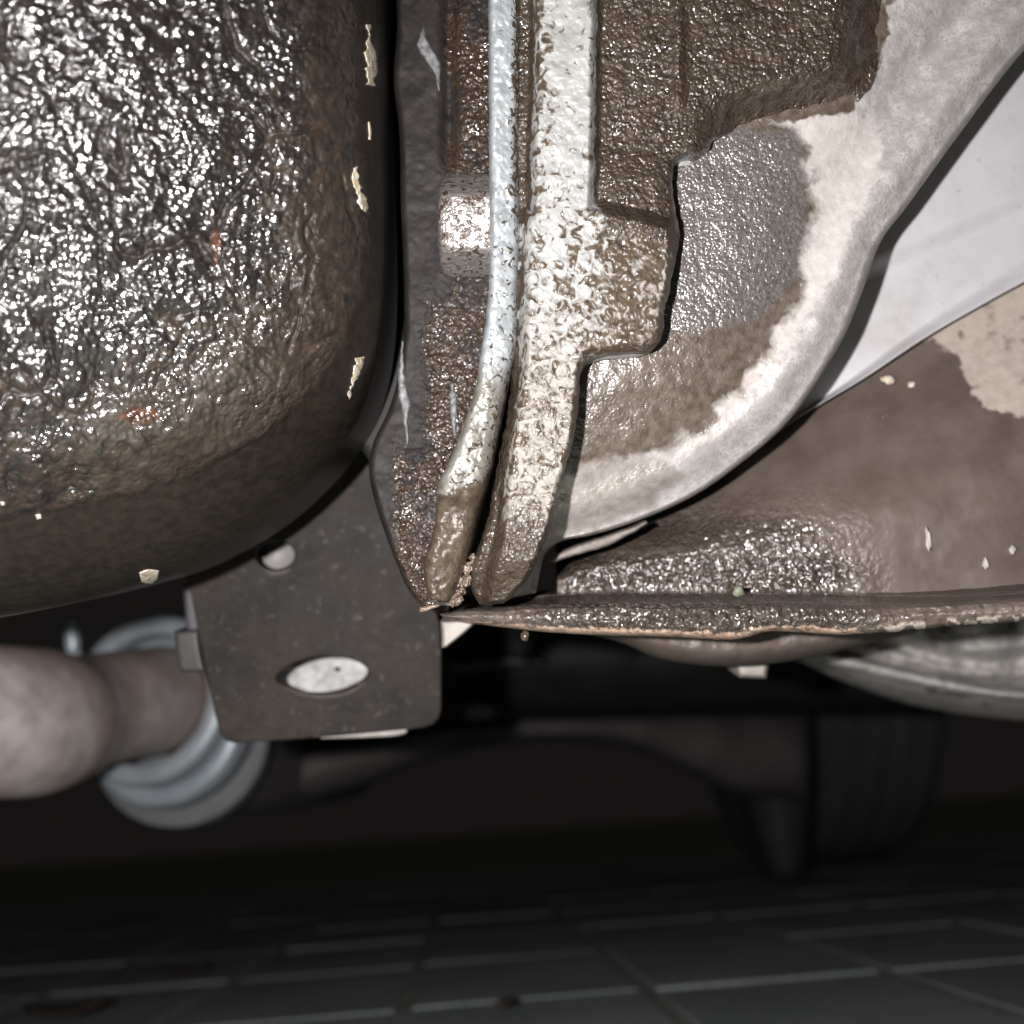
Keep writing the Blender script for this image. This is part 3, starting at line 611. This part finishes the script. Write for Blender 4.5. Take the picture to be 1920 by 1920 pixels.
# ================================================================== engine block side: wall, rounded rim, bolt
eb = empty('engine_block', V(850, 500, .19), 'grimy engine block side with a pale rounded rim meeting the gearbox flange', 'engine block')
wallp = [(742, -60, 960, -60), (744, 60, 960, 60), (738, 150, 960, 150), (748, 240, 960, 240), (752, 400, 960, 400), (757, 520, 960, 520), (757, 620, 955, 620), (748, 700, 945, 700), (728, 770, 925, 770), (700, 830, 905, 830), (692, 880, 880, 880), (700, 930, 870, 930), (722, 1000, 860, 1000), (745, 1060, 850, 1060), (765, 1105, 845, 1110), (795, 1143, 840, 1146)]
def w_wet(X, Y, U, W):
    v = sm(X, 812, 850)*(1-sm(Y, 500, 620)*0)*.9
    v = np.maximum(v, sm(X, 765, 815)*sm(Y, 450, 640)*.95); v = np.maximum(v, sm(Y, 780, 860)*.9*sm(X, 722, 750))
    return np.clip(v*(.75+.5*fbm(X, Y, 60, 3, 2)), 0, 1)
def wall_depth(X, Y, U, W):
    wt = w_wet(X, Y, U, W)
    d = .1925-.0035*sm(X, 900, 740)*0 + .0018*np.exp(-((X-842)/14)**2)*(1-sm(Y, 280, 330))
    d = d-.003*(1-sm(X, 742, 800))*0
    d = d - .0035*sm(Y, 650, 1100)
    return d-.0004*wt*(1-np.clip(worley(X, Y, 12, 2)*1.25, 0, 1))-.0004*fbm(X, Y, 40, 4, 12)
patch('block_wall', wallp, wall_depth, m_block, eb, res=2.0, edge=(12, .003), closed=(1, 0, 0, 1), skirt=.006, masks=dict(wet=w_wet))
rim = [(915, -60, 978, -60), (916, 100, 977, 100), (917, 300, 974, 300), (918, 400, 977, 400), (918, 500, 975, 500), (912, 590, 972, 600), (902, 660, 965, 670), (890, 730, 950, 745), (868, 800, 936, 815), (840, 868, 922, 880), (822, 910, 908, 930), (818, 950, 898, 965), (812, 1000, 888, 1010), (796, 1050, 874, 1060), (796, 1090, 862, 1100), (806, 1125, 845, 1130)]
def rim_depth(X, Y, U, W):
    d = .1745+.0030*(np.abs(U-.46)*1.9)**4.5+.0012*U
    return d+.0030*sm(Y, 925, 960)*.4+.0015*sm(Y, 1000, 1130)-.0005*fbm(X, Y, 34, 4, 21)-.00016*fbm(X, Y, 11, 2, 22)
patch('flange_rim', rim, rim_depth, m_alu_rim, eb, res=2.0, edge=(6, .001), closed=(1, 1, 0, 1), skirt=.012, jag=1.5,
      masks=dict(tan=lambda X, Y, U, W: sm(Y, 560, 800), spots=lambda X, Y, U, W: np.clip(.12+.75*sm(U, .50, .9)*(1-sm(Y, 330, 420))+.35*sm(Y, 330, 420)*(.3+U)*.9, 0, 1),
                 soak=lambda X, Y, U, W: np.clip(sm(Y+30*U, 905, 975)*.95+.35*sm(Y, 680, 880)+.5*sm(U, .9, 1), 0, 1)))
# hexagon bolt lying with its axis across the wall
bp = empty  # (the bolt is a part)
def hexbolt():
    c = P(872, 424, .1905); r = r_(98, .1905)*1.0; vs = []; fs = []
    rings = [(-47, .74), (-43, .90), (-30, 1.0), (60, 1.0)]
    for (dx, k) in rings:
        for i in range(6):
            for q in range(4):
                a1_, a2_ = math.radians(60*i+20), math.radians(60*i+80); t = q/4
                y = math.sin(a1_)*(1-t)+math.sin(a2_)*t; z = math.cos(a1_)*(1-t)+math.cos(a2_)*t
                kk = k
                if t not in (0,) and k < .95: kk = k/ (math.hypot(y, z))*.93
                if t == 0: kk = k*.975
                vs.append(c+RT*r_(dx, .19)+UP*(y*r*kk)-FW*(z*r*kk))
    for j in range(len(rings)-1):
        for i in range(24): i2 = (i+1) % 24; fs.append((j*24+i, j*24+i2, (j+1)*24+i2, (j+1)*24+i))
    vs.append(c+RT*r_(-47, .19)); n = len(vs)-1
    for i in range(0, 24): fs.append((i, n, (i+1) % 24))
    o = link('hex_bolt', vs, fs, m_bolt, eb, smooth=False); md = o.modifiers.new('b', 'BEVEL'); md.width = .0011; md.segments = 3; md.limit_method = 'ANGLE'
    return o
hexbolt()
for pl in ([(792, 52, 796, 50), (783, 75, 800, 72), (786, 95, 812, 92), (800, 115, 824, 115), (815, 140, 826, 140), (821, 170, 825, 170)],
           [(754, 640, 757, 640), (749, 680, 757, 680), (746, 725, 762, 725), (752, 760, 770, 760), (757, 790, 766, 790), (762, 835, 765, 835)],
           [(845, 720, 852, 718), (843, 760, 857, 757), (848, 800, 856, 800), (852, 820, 855, 820)]):
    ob = patch('scraped_sealant', pl, lambda X, Y, U, W: wall_depth(X, Y, U, W)-.0007, m_scratch, eb, res=2, edge=(4, .0006), skirt=.001, jag=3, jsz=12)

# added black sheet standing in for the shade deep in the gap between castings
bk = empty('gap_shade_backing', V(900, 500, .225), 'added black plate standing in for the shade in the gap between the sump and the engine block', 'plate')
patch('backing', [(560, -80, 1150, -80), (560, 500, 1150, 500), (600, 760, 1100, 800), (690, 860, 1040, 1000), (760, 1060, 960, 1110)], lambda X, Y, U, W: .218+0*X, m_black, bk, res=20, edge=(30, .004), skirt=.008)

# ================================================================== oil sump
sp = empty('oil_sump', V(300, 500, .18), 'black oil sump with rounded corner, caked in glistening wet oil and grit', 'oil sump')
outl = [(700, -200), (706, -60), (711, 100), (716, 250), (721, 400), (722, 520), (717, 620), (702, 710), (672, 795), (628, 860), (570, 925), (500, 985), (420, 1035), (330, 1078), (240, 1105), (120, 1135), (0, 1158), (-120, 1172), (-260, 1185)]
left = [(-260, y) for y in np.linspace(-200, 1150, len(outl))]
OUT = catmull(outl, 120).tolist()
def s_edge(X, Y): return pdist(X, Y, OUT)
def s_goo(X, Y, U, W):
    e = s_edge(X, Y); lim = 26+ (150)*sm(Y, 600, 1000)*sm(-X, -680, -420)+14*fbm(X, Y, 50, 3, 3)
    lim = lim + 60*sm(Y, 500, 750)*sm(X, 400, 600)
    return sm(e, lim, lim+22)
def s_chan(X, Y):
    x2 = X+18*fbm(X, Y, 60, 3, 81); y2 = Y+18*fbm(X, Y, 60, 3, 83)
    a = np.abs(fbm(x2*1.15+y2*.35, y2*.7-x2*.35, 150, 2, 61)); b = np.abs(fbm(x2*.9-y2*.5, y2*.5+x2*.3, 120, 2, 67))
    c = np.exp(-(a/.055)**2)+.8*np.exp(-(b/.045)**2)
    return np.clip(c*sm(fbm(X, Y, 170, 2, 77), -.45, .05), 0, 1)
def s_patch(X, Y): return .30+.70*sm(fbm(X, Y, 75, 3, 87), -.25, .12)
def sump_depth(X, Y, U, W):
    e = s_edge(X, Y)
    bot = sm(Y, 560, 980)
    R = 175+190*bot
    q = np.clip(1-e/R, 0, 1)
    d = .1470+(.017+.010*bot)*(1-np.sqrt(1-(q*.998)**2))
    d = d+.000083*(.30*(X-60)+.235*(Y-380))
    d = d + ((np.clip(X, 60, 700)-60)**2+(np.clip(Y, -100, 900)-400)**2)*12e-9 # the face domes away slightly
    g = s_goo(X, Y, U, W)
    wob = fbm(X, Y, 120, 2, 31)
    x2 = X+10*wob; y2 = Y+10*fbm(X, Y, 90, 2, 41)
    peb = (1-np.clip(worley(x2, y2, 13, 1)*1.25, 0, 1))
    peb2 = (1-np.clip(worley(x2*1.0, y2, 31, 6)*1.1, 0, 1))
    cr = np.abs(fbm(X*1.2+Y*.25, Y*.8-X*.3, 120, 4, 61)); crack = np.exp(-(cr/.06)**2)*sm(fbm(X, Y, 160, 2, 77), -.25, .25)
    wetz = 1-sm(Y, 640, 900)
    flake = np.clip(fbm(X, Y, 26, 3, 71)*2.2, -.6, .6)
    d = d - g*(.0006+.00018*peb*(.35+.65*wetz)+.00020*peb2+.00045*fbm(X*1.3+Y*.3, Y*.75, 75, 2, 51)-.0005*crack*wetz-.0009*s_chan(X, Y)*wetz+.00022*flake*(1-.6*wetz))
    return d-.00010*fbm(X, Y, 90, 3, 91)
patch('sump_pan', [(a[0], a[1], b[0], b[1]) for a, b in zip(left, outl)], sump_depth, m_sump, sp, res=2.0, edge=(0, 0), skirt=.02, cells=(620, 980),
      masks=dict(oiled=lambda X, Y, U, W: s_goo(X, Y, U, W)*(1-.85*s_chan(X, Y))*np.clip(1.15-1.1*sm(X, 430, 680)-.75*sm(Y, 620, 900), 0, 1), goo=lambda X, Y, U, W: s_goo(X, Y, U, W)*(1-.5*sm(X, 480, 680))*s_patch(X, Y)*(1-.6*s_chan(X, Y)), smooth=lambda X, Y, U, W: 1-s_goo(X, Y, U, W),
                 dirt=lambda X, Y, U, W: np.clip(sm(X+.35*Y, 330, 760)*.75+sm(Y, 520, 780)*.6, 0, 1),
                 rust=lambda X, Y, U, W: np.clip(np.exp(-((X-405)/16)**2-((Y-460)/60)**2)*.9+np.exp(-((X-260)/60)**2-((Y-780)/28)**2)*.95+np.exp(-((X-80)/90)**2-((Y-740)/80)**2)*.5, 0, 1)))
def chip(pl, jag=6, off=.0004):
    patch('paint_chip', pl, lambda X, Y, U, W: sump_depth(X, Y, U, W)-off, m_chip, sp, res=1.5, edge=(3, .0004), skirt=.0008, jag=jag, jsz=10)
chip([(688, 45, 693, 45), (688, 80, 698, 78), (686, 105, 705, 103), (688, 130, 706, 130), (690, 160, 700, 160)])
chip([(690, 228, 694, 228), (691, 245, 697, 245), (692, 262, 696, 262)], 1)
chip([(664, 315, 672, 312), (662, 338, 673, 336), (668, 362, 680, 360), (676, 388, 692, 384), (684, 398, 692, 396)])
chip([(666, 672, 684, 668), (664, 690, 682, 688), (658, 715, 668, 712), (652, 748, 658, 746)])
chip([(262, 1074, 266, 1092), (278, 1068, 282, 1094), (298, 1070, 296, 1086)], 2)
chip([(66, 965, 70, 974), (76, 964, 78, 972)], 1)
chip([(0, 940, 2, 948), (8, 941, 9, 947)], 1)

# ================================================================== crumbs, crust, drops
ck = empty('mud_crust', V(860, 1090, .181), 'crumbly tan mud crust packed in the corner where block and flange meet', 'mud')
rn = random.Random(11)
for k in range(34):
    t = rn.random(); x = 884-44*t**1.2+rn.uniform(-11, 13); y = 1046+88*t+rn.uniform(-5, 5); q = rn.uniform(4, 10)
    blob('crumb', P(x, y, .1815+rn.uniform(-.001, .0015)), (r_(q, .18), r_(q*rn.uniform(.7, 1.2), .18), r_(q, .18)), m_crust, ck, k, .45, 3, rn.uniform(0, 90))
fk = blob('mud_flake', P(806, 1139, .182), (r_(25, .18), r_(4.5, .18), r_(5, .18)), m_crust, None, 5, .3, 2, 14); tag(fk, 'thin tan flake at the bottom tip of the engine block', 'flake')
gc = blob('green_crumb', P(1384, 1108, .193), (r_(11, .19), r_(12, .19), r_(9, .19)), m_green, None, 4, .22, 2); tag(gc, 'greenish mineral crumb stuck on the wet seam', 'crumb')
dp = blob('oil_drop', P(984, 1193, .19), (r_(8, .19), r_(10, .19), r_(8, .19)), m_drop, None, 2, .1, 3); tag(dp, 'glinting oil drop hanging under the left end of the seam', 'oil drop')
for (x, y, a, b, r, lab) in [(1665, 712, 13, 9, 0, 'larger white paint fleck on the brown pan near the shield'), (1709, 722, 8, 8, 0, 'smaller white paint fleck right beside the larger one on the brown pan'),
                          (1740, 1010, 5, 24, 8, 'thin upright pale scrape on the right of the brown pan'), (1848, 1056, 5, 11, 0, 'small pale fleck on the brown pan low at the right'),
                          (1898, 1032, 6, 8, 0, 'faint pale fleck on the brown pan at the right edge of the picture')]:
    U_ = (y-650)/460
    dd = float(pan_depth(np.array([[x]], float), np.array([[y]], float), np.array([[np.clip((y-(560 if x < 1800 else 500))/(1118-(560 if x < 1800 else 500)), 0, 1)]]), 0)[0, 0])
    o = blob('paint_fleck', P(x, y, dd-.0003), (r_(a, .21), r_(b, .21), .0006), m_chip if x < 1720 else m_worn, None, x, .35, 2, r); tag(o, lab, 'fleck')
print('pavers', npv, 'tris', sum(len(o.data.polygons)*2 for o in bpy.data.objects if o.type == 'MESH'))
